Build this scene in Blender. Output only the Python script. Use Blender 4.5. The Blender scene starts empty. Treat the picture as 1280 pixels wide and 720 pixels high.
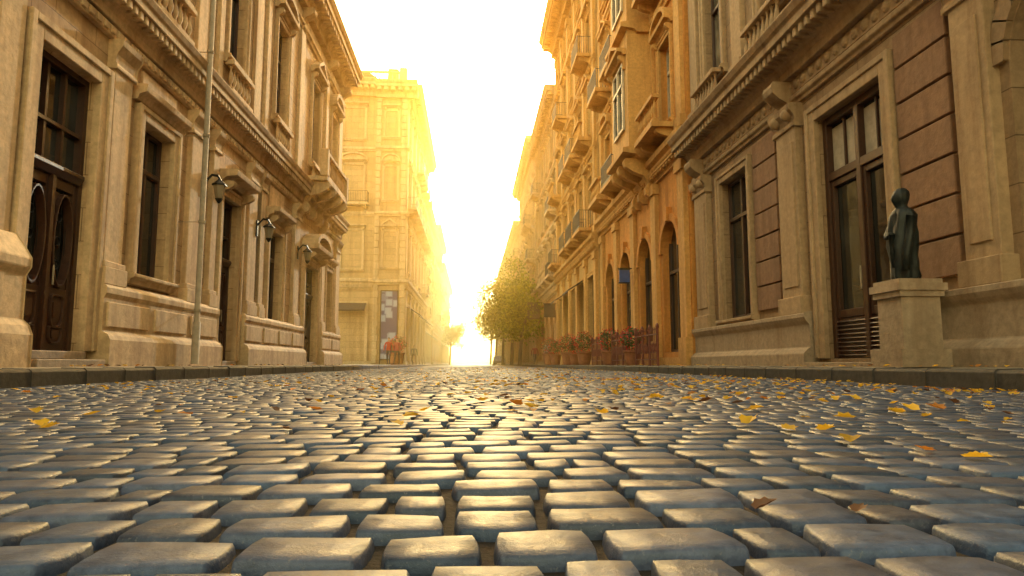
import bpy, math, random
import numpy as np
from mathutils import Vector, Matrix
R = random.Random(7)
rng = np.random.default_rng(7)
scene = bpy.context.scene

# ------------------------------------------------------------------ materials
MATS = {}
def newmat(name):
    m = bpy.data.materials.new(name); m.use_nodes = True
    nt = m.node_tree
    b = nt.nodes['Principled BSDF']
    MATS[name] = m
    return m, nt, b
def N(nt, t, **kw):
    n = nt.nodes.new(t)
    for k, v in kw.items():
        setattr(n, k, v)
    return n
def mixc(nt, fac, a, b, mode='MIX'):
    n = nt.nodes.new('ShaderNodeMix'); n.data_type = 'RGBA'; n.blend_type = mode
    for sock, val in ((n.inputs[0], fac), (n.inputs[6], a), (n.inputs[7], b)):
        if isinstance(val, (int, float)): sock.default_value = val
        elif isinstance(val, tuple): sock.default_value = (*val[:3], 1)
        else: nt.links.new(val, sock)
    return n.outputs[2]
def ramp(nt, src, p0, p1, c0=(0, 0, 0), c1=(1, 1, 1)):
    r = nt.nodes.new('ShaderNodeValToRGB')
    r.color_ramp.elements[0].position = p0; r.color_ramp.elements[1].position = p1
    r.color_ramp.elements[0].color = (*c0, 1); r.color_ramp.elements[1].color = (*c1, 1)
    nt.links.new(src, r.inputs[0]); return r.outputs[0]
def noise_n(nt, vec, scale, detail=6, rough=.6, mapscale=None):
    if mapscale:
        mp = nt.nodes.new('ShaderNodeMapping'); mp.inputs['Scale'].default_value = mapscale
        nt.links.new(vec, mp.inputs[0]); vec = mp.outputs[0]
    n = nt.nodes.new('ShaderNodeTexNoise'); n.inputs['Scale'].default_value = scale
    n.inputs['Detail'].default_value = detail; n.inputs['Roughness'].default_value = rough
    nt.links.new(vec, n.inputs['Vector']); return n.outputs[0]

def stone(name, col, rough=.85, bump=.5, joints=None, dirt=.6):
    m, nt, b = newmat(name)
    g = N(nt, 'ShaderNodeNewGeometry').outputs['Position']
    n1 = noise_n(nt, g, .7, 4)
    n2 = noise_n(nt, g, 9, 5, .7)
    st = noise_n(nt, g, 1.0, 4, .6, (2.6, 2.6, .22))
    dark = tuple(c * k for c, k in zip(col, (.46, .36, .28))); lite = tuple(min(1, c * 1.22) for c in col)
    c = mixc(nt, ramp(nt, n1, .3, .7), col, lite)
    c = mixc(nt, ramp(nt, n2, .35, .8), c, tuple(x * .66 for x in col))
    s2 = N(nt, 'ShaderNodeMath', operation='MULTIPLY'); s2.inputs[1].default_value = dirt
    nt.links.new(ramp(nt, st, .48, .72), s2.inputs[0])
    c = mixc(nt, s2.outputs[0], c, dark)
    sep = N(nt, 'ShaderNodeSeparateXYZ'); nt.links.new(g, sep.inputs[0])
    low = N(nt, 'ShaderNodeMapRange'); low.inputs[1].default_value = 1.3; low.inputs[2].default_value = .1
    low.inputs[3].default_value = 0; low.inputs[4].default_value = 1.0
    nt.links.new(sep.outputs[2], low.inputs[0])
    mul = N(nt, 'ShaderNodeMath', operation='MULTIPLY'); nt.links.new(low.outputs[0], mul.inputs[0]); nt.links.new(n2, mul.inputs[1])
    c = mixc(nt, mul.outputs[0], c, tuple(x * .4 for x in col))
    bp = N(nt, 'ShaderNodeBump'); bp.inputs['Strength'].default_value = bump; bp.inputs['Distance'].default_value = .02
    nt.links.new(n2, bp.inputs['Height'])
    last = bp.outputs[0]
    if joints:
        add = N(nt, 'ShaderNodeMath', operation='ADD'); nt.links.new(sep.outputs[0], add.inputs[0]); nt.links.new(sep.outputs[1], add.inputs[1])
        cb = N(nt, 'ShaderNodeCombineXYZ'); nt.links.new(add.outputs[0], cb.inputs[0]); nt.links.new(sep.outputs[2], cb.inputs[1])
        br = N(nt, 'ShaderNodeTexBrick'); br.inputs['Scale'].default_value = 1
        br.inputs['Brick Width'].default_value = joints[0]; br.inputs['Row Height'].default_value = joints[1]
        br.inputs['Mortar Size'].default_value = .008; br.inputs['Mortar Smooth'].default_value = .3
        br.inputs['Color1'].default_value = (1, 1, 1, 1); br.inputs['Color2'].default_value = (.86, .84, .8, 1); br.inputs['Mortar'].default_value = (.45, .42, .38, 1)
        nt.links.new(cb.outputs[0], br.inputs[0])
        c = mixc(nt, 1.0, c, br.outputs[0], 'MULTIPLY')
        b2 = N(nt, 'ShaderNodeBump', invert=True); b2.inputs['Strength'].default_value = .8; b2.inputs['Distance'].default_value = .02
        nt.links.new(br.outputs['Fac'], b2.inputs['Height']); nt.links.new(last, b2.inputs['Normal']); last = b2.outputs[0]
    nt.links.new(last, b.inputs['Normal'])
    nt.links.new(c, b.inputs['Base Color']); b.inputs['Roughness'].default_value = rough
    return m
def plain(name, col, rough=.5, metal=0., bump=0., var=.25, sc=6):
    m, nt, b = newmat(name)
    g = N(nt, 'ShaderNodeNewGeometry').outputs['Position']
    n2 = noise_n(nt, g, sc, 6, .65)
    c = mixc(nt, ramp(nt, n2, .3, .7), tuple(x * (1 - var) for x in col), tuple(min(1, x * (1 + var)) for x in col))
    nt.links.new(c, b.inputs['Base Color']); b.inputs['Roughness'].default_value = rough; b.inputs['Metallic'].default_value = metal
    if bump:
        bp = N(nt, 'ShaderNodeBump'); bp.inputs['Strength'].default_value = bump; bp.inputs['Distance'].default_value = .01
        nt.links.new(n2, bp.inputs['Height']); nt.links.new(bp.outputs[0], b.inputs['Normal'])
    return m
stone('sandstone', (.58, .40, .22), joints=(1.1, .55))
stone('sandstone_trim', (.61, .44, .25), dirt=.75)
stone('sandstone_b', (.54, .36, .18), joints=(1.2, .5))
stone('buff_stone', (.33, .22, .125), joints=(1.4, .6))
stone('buff_trim', (.39, .27, .155), dirt=.75)
stone('brown_panel', (.25, .14, .08), bump=.8)
stone('plinth_stone', (.38, .29, .2), bump=.8)
stone('glow_tinted_stucco', (.60, .26, .055))  # warm orange flare glow put into the wall colour
stone('glow_tinted_trim', (.60, .33, .10))  # trim colour carries the same painted-in flare glow
stone('cream_stucco', (.55, .34, .13))
stone('rose_stucco', (.52, .26, .10))
stone('grey_stone', (.40, .31, .21))
plain('roof_tile', (.16, .09, .06), .8)
plain('door_wood', (.05, .02, .01), .38, bump=.3, sc=14)
plain('window_wood', (.06, .027, .015), .45)
plain('window_white', (.45, .37, .27), .5)
plain('iron', (.02, .02, .02), .45, .6)
plain('painted_iron', (.16, .045, .03), .5, .2)
plain('bronze', (.008, .013, .013), .55, .1, bump=.5, var=.5, sc=16)
plain('zinc', (.32, .26, .18), .75, .1)
plain('awning', (.03, .03, .035), .8)
plain('curtain', (.42, .36, .27), .8)
def glassmat(name, col, r):
    m, nt, b = newmat(name)
    g = N(nt, 'ShaderNodeNewGeometry').outputs['Position']
    n1 = noise_n(nt, g, 1.1, 2)
    c = mixc(nt, ramp(nt, n1, .4, .65), col, tuple(x * 2.6 + .01 for x in col))
    nt.links.new(c, b.inputs['Base Color'])
    b.inputs['Roughness'].default_value = r; b.inputs['IOR'].default_value = 1.6
    bp = N(nt, 'ShaderNodeBump'); bp.inputs['Strength'].default_value = .12; bp.inputs['Distance'].default_value = .05
    nt.links.new(n1, bp.inputs['Height']); nt.links.new(bp.outputs[0], b.inputs['Normal'])
glassmat('glass', (.012, .012, .01), .05)
glassmat('glass_curtain', (.11, .09, .06), .1)

# ------------------------------------------------------------------ builder
class Bld:
    def __init__(s, name):
        s.name = name; s.p = {}
    def add(s, part, mat, vs, fs):
        V, F, _ = s.p.setdefault((part, mat), ([], [], mat))
        o = len(V); V.extend(vs); F.extend([tuple(i + o for i in f) for f in fs])
    def box(s, part, mat, T, a0, a1, n0, n1, z0, z1):
        v = [T(a, n, z) for z in (z0, z1) for n in (n0, n1) for a in (a0, a1)]
        s.add(part, mat, v, [(0, 1, 3, 2), (4, 6, 7, 5), (0, 4, 5, 1), (2, 3, 7, 6), (0, 2, 6, 4), (1, 5, 7, 3)])
    def quad(s, part, mat, pts):
        s.add(part, mat, pts, [(0, 1, 2, 3)])
    def prof(s, part, mat, T, pts, a0, a1):
        k = len(pts)
        v = [T(a0, n, z) for n, z in pts] + [T(a1, n, z) for n, z in pts]
        f = [(i, (i + 1) % k, k + (i + 1) % k, k + i) for i in range(k)] + [tuple(range(k)), tuple(range(2 * k - 1, k - 1, -1))]
        s.add(part, mat, v, f)
    def poly(s, part, mat, T, pts, n0, n1):
        k = len(pts)
        v = [T(a, n0, z) for a, z in pts] + [T(a, n1, z) for a, z in pts]
        f = [(i, (i + 1) % k, k + (i + 1) % k, k + i) for i in range(k)] + [tuple(range(k)), tuple(range(2 * k - 1, k - 1, -1))]
        s.add(part, mat, v, f)
    def lathe(s, part, mat, T, a, n, pr, seg=8):
        v = []; f = []
        for r, z in pr:
            for i in range(seg):
                t = 2 * math.pi * i / seg
                v.append(T(a + r * math.cos(t), n + r * math.sin(t), z))
        for j in range(len(pr) - 1):
            for i in range(seg):
                f.append((j * seg + i, j * seg + (i + 1) % seg, (j + 1) * seg + (i + 1) % seg, (j + 1) * seg + i))
        f.append(tuple(range(seg))); f.append(tuple(range((len(pr) - 1) * seg, len(pr) * seg)))
        s.add(part, mat, v, f)
    def ring(s, part, mat, T, pts, w, n0, n1):
        k = len(pts); ca = sum(p[0] for p in pts) / k; cz = sum(p[1] for p in pts) / k
        v = []
        for a, z in pts:
            d = math.hypot(a - ca, z - cz) or 1; ua, uz = (a - ca) / d, (z - cz) / d
            for off, n in ((w / 2, n0), (w / 4, n1), (-w / 4, n1), (-w / 2, n0)):
                v.append(T(a + ua * off, n, z + uz * off))
        f = []
        for i in range(k):
            j = (i + 1) % k
            for q in range(3):
                f.append((i * 4 + q, j * 4 + q, j * 4 + q + 1, i * 4 + q + 1))
        s.add(part, mat, v, f)
    def wall(s, part, mat, T, a0, a1, z0, z1, ops, depth=.35, n=0.):
        A = sorted(set([a0, a1] + [o[0] for o in ops] + [o[1] for o in ops])); A = [a for a in A if a0 <= a <= a1]
        Z = sorted(set([z0, z1] + [o[2] for o in ops] + [o[3] for o in ops])); Z = [z for z in Z if z0 <= z <= z1]
        for i in range(len(A) - 1):
            for j in range(len(Z) - 1):
                ca, cz = (A[i] + A[i + 1]) / 2, (Z[j] + Z[j + 1]) / 2
                if any(o[0] < ca < o[1] and o[2] < cz < o[3] for o in ops): continue
                s.quad(part, mat, [T(A[i], n, Z[j]), T(A[i + 1], n, Z[j]), T(A[i + 1], n, Z[j + 1]), T(A[i], n, Z[j + 1])])
        for o in ops:
            b0, b1, y0, y1 = o[:4]
            for P in ([(b0, y0), (b0, y1)], [(b1, y0), (b1, y1)], [(b0, y0), (b1, y0)], [(b0, y1), (b1, y1)]):
                s.quad(part, mat, [T(P[0][0], n, P[0][1]), T(P[1][0], n, P[1][1]), T(P[1][0], n - depth, P[1][1]), T(P[0][0], n - depth, P[0][1])])
    def shell(s, part, mat, T, a0, a1, z0, z1, back=-9, roof='roof_tile'):
        for a in (a0, a1):
            s.quad(part, mat, [T(a, 0, z0), T(a, back, z0), T(a, back, z1), T(a, 0, z1)])
        s.quad(part, mat, [T(a0, back, z0), T(a1, back, z0), T(a1, back, z1), T(a0, back, z1)])
        s.poly('roof', roof, lambda q, n, z: T(q, n, z), [(a0, z1 + .01), (a1, z1 + .01), (a1, z1 + .02), (a0, z1 + .02)], back, 0)
        s.prof('roof', roof, T, [(-.9, z1 + .03), (back, z1 + .03), (back + 2.5, z1 + 1.6), (-3.2, z1 + 1.6)], a0 + .2, a1 - .2)
    def flush(s, bevel=0., smooth=()):
        e = bpy.data.objects.new(s.name, None); scene.collection.objects.link(e)
        for (part, mat), (V, F, _) in s.p.items():
            me = bpy.data.meshes.new(part); me.from_pydata([tuple(v) for v in V], [], F); me.update()
            me.materials.append(MATS[mat])
            o = bpy.data.objects.new(part, me); scene.collection.objects.link(o); o.parent = e
            if part in smooth:
                for p in me.polygons: p.use_smooth = True
            elif bevel and part not in ('walls', 'glass', 'roof'):
                bv = o.modifiers.new('bevel', 'BEVEL'); bv.width = bevel; bv.segments = 1; bv.limit_method = 'ANGLE'
        return e

def cornice(b, mat, T, a0, a1, z, h, d, part='cornice', dent=None):
    p = [(-.02, z), (.3 * d, z), (.3 * d, z + .2 * h), (.36 * d, z + .3 * h), (.52 * d, z + .42 * h), (.58 * d, z + .55 * h),
         (.92 * d, z + .58 * h), (.92 * d, z + .76 * h), (d, z + .82 * h), (1.08 * d, z + .95 * h), (1.08 * d, z + h), (-.02, z + h)]
    b.prof(part, mat, T, p, a0, a1)
    if dent:
        n = int((a1 - a0) / (dent * 2)); st = (a1 - a0) / n
        for i in range(n):
            c = a0 + (i + .5) * st
            b.box('dentils', mat, T, c - st * .27, c + st * .27, -.01, .84 * d, z + .36 * h, z + .575 * h)
def string(b, mat, T, a0, a1, z, h, d, part='string_course'):
    b.prof(part, mat, T, [(-.02, z), (.5 * d, z), (.6 * d, z + .3 * h), (d, z + .45 * h), (d, z + .85 * h), (.7 * d, z + h), (-.02, z + h)], a0, a1)
def console(b, mat, T, c, w, z1, h, d, part='consoles'):
    pts = [(-.01, z1 - h), (.18 * d, z1 - h), (.3 * d, z1 - .92 * h), (.32 * d, z1 - .78 * h), (.22 * d, z1 - .62 * h), (.35 * d, z1 - .45 * h),
           (.7 * d, z1 - .35 * h), (.95 * d, z1 - .22 * h), (d, z1 - .1 * h), (.95 * d, z1 - .003), (-.01, z1 - .003)]
    b.prof(part, mat, T, pts, c - w / 2, c + w / 2)
BAL = [(.05, 0), (.05, .04), (.03, .06), (.028, .12), (.06, .22), (.065, .3), (.045, .4), (.025, .5), (.03, .56), (.05, .58), (.05, .62)]
def balustrade(b, mat, T, a0, a1, n, z, h=.9, step=.22, part='balustrade'):
    b.box(part, mat, T, a0, a1, n - .1, n + .1, z, z + .1)
    b.box(part, mat, T, a0 - .01, a1 + .01, n - .12, n + .12, z + h - .12, z + h)
    k = max(2, int((a1 - a0) / step)); sc = (h - .22) / .62
    for i in range(k):
        a = a0 + (i + .5) * (a1 - a0) / k
        b.lathe('balusters', mat, T, a, n, [(r, z + .1 + zz * sc) for r, zz in BAL], 7)
def ironrail(b, T, a0, a1, n, z, h=.95, step=.13, part='iron_railing'):
    b.box(part, 'iron', T, a0, a1, n - .02, n + .02, z + h - .03, z + h)
    b.box(part, 'iron', T, a0, a1, n - .015, n + .015, z + .08, z + .11)
    k = int((a1 - a0) / step)
    for i in range(k + 1):
        a = a0 + i * (a1 - a0) / k
        b.box(part, 'iron', T, a - .01, a + .01, n - .01, n + .01, z, z + h)
def surround(b, mat, T, s0, s1, z0, z1, w=.2, n=.08, sill=True, part='surrounds'):
    b.box(part, mat, T, s0 - w, s0, -.01, n, z0, z1 + w)
    b.box(part, mat, T, s1, s1 + w, -.01, n, z0, z1 + w)
    b.box(part, mat, T, s0, s1, -.012, n - .002, z1, z1 + w - .002)
    q = w * .35; e = .006
    b.box(part, mat, T, s0 - w - e, s0 - w + q, -.014, n + .035, z0 + .004, z1 + w + e)
    b.box(part, mat, T, s1 + w - q, s1 + w + e, -.014, n + .035, z0 + .004, z1 + w + e)
    b.box(part, mat, T, s0 - w + q, s1 + w - q, -.016, n + .032, z1 + w - q, z1 + w + e - .003)
    if sill:
        b.prof('sills', mat, T, [(-.01, z0 - .2), (.1, z0 - .2), (.13, z0 - .1), (.2, z0 - .08), (.2, z0 - .01), (-.01, z0 + .012)], s0 - w - .06, s1 + w + .06)
def hood(b, mat, T, s0, s1, z, kind='flat', d=.32, h=.22):
    w = .32
    for c in (s0 - .12, s1 + .12): console(b, mat, T, c, .15, z, .5, d * .8)
    if kind == 'arc' or kind == 'tri':
        m = (s0 + s1) / 2; hw = (s1 - s0) / 2 + w; H = .55
        top = [(m + hw * math.cos(t), z + h + H * math.sin(t)) for t in [math.pi * i / 10 for i in range(11)]] if kind == 'arc' else [(m + hw, z + h), (m, z + h + H), (m - hw, z + h)]
        top2 = [(m + (a - m) * .85, z + h + (q - z - h) * .75) for a, q in top]
        b.poly('pediments', mat, T, top2, -.01, d * .4)
        for i in range(len(top) - 1):
            b.poly('pediments', mat, T, [top[i], top[i + 1], top2[i + 1], top2[i]], -.012, d)
    b.prof('hoods', mat, T, [(-.01, z), (.3 * d, z), (.5 * d, z + .4 * h), (d, z + .5 * h), (1.05 * d, z + h), (-.01, z + h + .01)], s0 - w, s1 + w)
def window(b, T, s0, s1, z0, z1, d=.28, mat='window_wood', tr=.68, mull=True, glass=None, bars=False):
    g = glass or ('glass_curtain' if R.random() < .3 else 'glass')
    b.quad('glass', g, [T(s0, -d, z0), T(s1, -d, z0), T(s1, -d, z1), T(s0, -d, z1)])
    w = .075; P = 'window_frames'; n0, n1 = -d - .01, -d + .07
    b.box(P, mat, T, s0, s0 + w, n0, n1, z0, z1); b.box(P, mat, T, s1 - w, s1, n0, n1, z0, z1)
    b.box(P, mat, T, s0 + w, s1 - w, n0, n1 - .002, z1 - w, z1); b.box(P, mat, T, s0 + w, s1 - w, n0, n1 - .002, z0, z0 + w * 1.3)
    m = (s0 + s1) / 2
    if tr:
        zt = z0 + (z1 - z0) * tr
        b.box(P, mat, T, s0 + w, s1 - w, n0, n1 + .02, zt - .05, zt + .05)
    if mull:
        b.box(P, mat, T, m - .05, m + .05, n0, n1 + .01, z0 + w, z1 - w)
    if bars:
        for q in (.25, .5):
            zz = z0 + (z1 - z0) * q
            b.box(P, mat, T, s0 + w, s1 - w, n0, n1 - .03, zz - .018, zz + .018)
def arch_fill(b, part, mat, T, s0, s1, zs, n, depth, seg=14):
    r = (s1 - s0) / 2; m = (s0 + s1) / 2; zt = zs + r
    P = [(m - r * math.cos(math.pi * i / seg), zs + r * math.sin(math.pi * i / seg)) for i in range(seg + 1)]
    for i in range(seg):
        (a, z), (a2, z2) = P[i], P[i + 1]
        b.quad(part, mat, [T(a, n, z), T(a2, n, z2), T(a2, n, zt), T(a, n, zt)])
        b.quad(part, mat, [T(a, n, z), T(a2, n, z2), T(a2, n - depth, z2), T(a, n - depth, z)])
    Q = [(m - (r + .22) * math.cos(math.pi * i / seg), zs + (r + .22) * math.sin(math.pi * i / seg)) for i in range(seg + 1)]
    for i in range(seg):
        b.poly('archivolts', mat, T, [P[i], P[i + 1], Q[i + 1], Q[i]], -.01, .09)
    b.poly('archivolts', mat, T, [(m - .13, zt - .02), (m + .13, zt - .02), (m + .2, zt + .42), (m - .2, zt + .42)], -.01, .18)

def L(X): return lambda s, n, z: (X + n, s, z)
def Rt(X): return lambda s, n, z: (X - n, s, z)
def Fr(Y): return lambda s, n, z: (s, Y - n, z)

def facade(b, T, s0, s1, floors, nb, wm, tm, z0=.1, top=1.0, wfrac=.42, pil=False, frame='window_white', rail=.3, end=.4, glass=None):
    ops = []; z = z0; bw = (s1 - s0 - 2 * end) / nb; items = []
    for h, kind in floors:
        for i in range(nb):
            c = s0 + end + bw * (i + .5); hw = bw * wfrac / 2
            if kind == 'shop': o = (c - bw * .34, c + bw * .34, z + .35, z + h * .74)
            elif kind == 'arch':
                hw = bw * .3; zs = z + h * .55; o = (c - hw, c + hw, z + .5, zs + hw)
            elif kind == 'small': o = (c - hw * .8, c + hw * .8, z + h * .3, z + h * .75)
            else: o = (c - hw, c + hw, z + h * .2, z + h * .76)
            ops.append(o); items.append((kind, o, z, h, i))
        z += h
    b.wall('walls', wm, T, s0, s1, z0, z, ops)
    for kind, o, fz, h, i in items:
        a0, a1, q0, q1 = o
        if kind == 'shop':
            window(b, T, *o, mat='window_wood', tr=.75); surround(b, tm, T, *o, w=.22, sill=False)
            if i % 2: b.prof('awnings', 'awning', T, [(.05, q1 + .1), (1.0, q1 - .5), (1.0, q1 - .62), (.98, q1 - .52), (.03, q1 + .06)], a0 - .1, a1 + .1)
        elif kind == 'arch':
            window(b, T, *o, mat='window_wood', tr=.62); arch_fill(b, 'walls', wm, T, a0, a1, q1 - (a1 - a0) / 2, 0, .3)
        else:
            window(b, T, *o, mat=frame, glass=glass); surround(b, tm, T, *o, w=.18)
            if kind in ('tri', 'arc', 'flat'): hood(b, tm, T, a0, a1, q1 + .26, kind)
            if kind == 'arc' or R.random() < rail and kind != 'small':
                b.box('balconies', tm, T, a0 - .5, a1 + .5, -.01, .85, q0 - .42, q0 - .25)
                for c in (a0 - .25, a1 + .25): console(b, tm, T, c, .2, q0 - .42, .6, .7)
                if R.random() < .6:
                    ironrail(b, T, a0 - .48, a1 + .48, .8, q0 - .25)
                    for q in (a0 - .47, a1 + .47):
                        b.box('iron_railing', 'iron', T, q - .012, q + .012, 0, .8, q0 + .64, q0 + .67)
                        for k in range(6): b.box('iron_railing', 'iron', T, q - .01, q + .01, .1 + k * .12, .12 + k * .12, q0 - .25, q0 + .64)
                else: balustrade(b, tm, T, a0 - .45, a1 + .45, .7, q0 - .25)
    zz = z0
    for k, (h, kind) in enumerate(floors[:-1]):
        zz += h
        string(b, tm, T, s0, s1, zz - .15, .35 if k else .5, .18 if k else .35)
        if k == 0:
            cornice(b, tm, T, s0, s1, zz - .55, .38, .3, dent=.16)
    if pil:
        for i in range(nb + 1):
            c = s0 + end + bw * i; c = min(max(c, s0 + .3), s1 - .3)
            zb = z0 + floors[0][0] + .4
            b.box('pilasters', tm, T, c - .28, c + .28, -.01, .13, zb, z - .9)
            b.box('pilasters', tm, T, c - .36, c + .36, -.01, .2, z - .9, z - .45)
            b.box('pilasters', tm, T, c - .34, c + .34, -.01, .19, zb, zb + .35)
            console(b, tm, T, c, .3, z - .05, .5, .45)
            b.box('lower_pilasters', tm, T, c - .3, c + .3, -.01, .15, z0, z0 + floors[0][0] - .95)
            b.box('lower_pilasters', tm, T, c - .37, c + .37, -.01, .22, z0 + floors[0][0] - .95, z0 + floors[0][0] - .6)
            b.box('lower_pilasters', tm, T, c - .36, c + .36, -.01, .215, z0, z0 + .9)
    cornice(b, tm, T, s0, s1, z - .1, top, top * .95, dent=.25)
    b.box('plinth', tm, T, s0, s1, -.01, .001 + .09, z0, z0 + .33)
    return z + top - .1

# ------------------------------------------------------------------ nearest building, left side
A = Bld('ornate_stone_building'); T = L(-6.3); w, t = 'sandstone', 'sandstone_trim'
door1 = (9.75, 11.3, .42, 4.87); win1 = (12.9, 14.2, 1.87, 4.8); door2 = (17.05, 18.3, .3, 4.4)
win2 = (21.1, 22.5, 1.5, 4.35); door3 = (25.6, 27.6, .3, 3.95); win3 = (29.3, 30.5, 1.6, 4.2)
wn0 = (5.2, 6.7, 1.87, 4.8); wn1 = (1, 2.5, 1.87, 4.8)
low = [door1, win1, door2, win2, door3, win3, wn0, wn1]
A.wall('walls', w, T, -6, 32, .1, 6.4, low, depth=.5)
upc = [-3, 1.7, 5.9, 10.4, 13.7, 17.65, 21.8, 26.6, 30.2]
up = [(c - .6, c + .6, 8.0, 11.2) for c in upc]
A.wall('walls', w, T, -6, 32, 6.4, 13.5, up, depth=.4)
A.shell('walls', w, T, -6, 32, .1, 14.0)
for i, o in enumerate(up):
    window(A, T, *o, d=.24); surround(A, t, T, *o, w=.2); hood(A, t, T, o[0], o[1], o[3] + .3, 'tri' if i % 2 else 'arc')
    balustrade(A, t, T, o[0] - .2, o[1] + .2, .16, 7.05, .8)
for o in (win1, win2, win3, wn0, wn1):
    window(A, T, *o, d=.24, glass='glass', tr=.72)
    surround(A, t, T, *o, w=.26, n=.1)
    A.prof('hoods', t, T, [(-.01, o[3] + .3), (.1, o[3] + .3), (.14, o[3] + .4), (.26, o[3] + .44), (.28, o[3] + .56), (-.01, o[3] + .58)], o[0] - .4, o[1] + .4)
    A.box('panels', t, T, o[0] - .1, o[1] + .1, -.01, .05, o[3] + .62, 5.75)
runs = [(-6, 9.35), (11.62, 16.75), (18.65, 25.1), (28.05, 32.02)]
for a0, a1 in runs:
    A.prof('plinth', t, T, [(-.01, .1), (.34, .1), (.34, .62), (.3, .7), (.2, .76), (.2, 1.32), (.24, 1.4), (.24, 1.5), (.16, 1.58), (-.01, 1.62)], a0, a1)
    n = max(1, int((a1 - a0) / 1.5))
    for i in range(n):
        q0 = a0 + (a1 - a0) * i / n + .12; q1 = a0 + (a1 - a0) * (i + 1) / n - .12
        A.box('plinth_panels', t, T, q0, q1, .19, .235, .84, 1.26)
for c, ww in ((9.1, .5), (12.0, .6), (15.3, .6), (16.45, .35), (19.3, .7), (20.2, .4), (24.2, .7), (28.5, .55), (31.5, .8), (8.0, .5), (4.0, .6), (0, .6)):
    A.box('pilasters', t, T, c - ww / 2, c + ww / 2, -.01, .12, 1.6, 5.35)
    A.box('pilasters', t, T, c - ww / 2 - .07, c + ww / 2 + .07, -.01, .2, 1.55, 1.85)
    A.box('pilasters', t, T, c - ww / 2 - .05, c + ww / 2 + .05, -.01, .17, 1.85, 1.95)
    A.prof('capitals', t, T, [(-.01, 5.3), (.16, 5.3), (.16, 5.36), (.13, 5.4), (.15, 5.55), (.24, 5.7), (.26, 5.8), (-.01, 5.8)], c - ww / 2 - .07, c + ww / 2 + .07)
    A.box('upper_pilasters', t, T, c - ww * .42, c + ww * .42, -.01, .1, 7.2, 12.3)
    console(A, t, T, c, ww * .6, 13.15, .8, .5)
A.prof('door_pedestal', t, T, [(-.01, .1), (.5, .1), (.5, .6), (.45, .72), (.36, .8), (.36, 1.4), (.42, 1.5), (.42, 1.62), (.34, 1.75), (.2, 1.95), (-.01, 2.0)], 8.7, 9.38)
for o, ww in ((door1, .32), (door2, .24), (door3, .3)):
    surround(A, t, T, *o, w=ww, n=.12, sill=False)
    A.box('thresholds', 'plinth_stone', T, o[0] - .1, o[1] + .1, -.5, .42, .1, o[2] - .13)
    A.box('thresholds', 'plinth_stone', T, o[0] + .004, o[1] - .004, -.49, .16, o[2] - .129, o[2] - .004)
hood(A, t, T, door2[0], door2[1], 4.72, 'flat', .5, .26)
hood(A, t, T, door3[0], door3[1], 4.35, 'arc', .6, .3)
hood(A, t, T, win2[0], win2[1], 4.75, 'flat', .42, .24)
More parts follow.
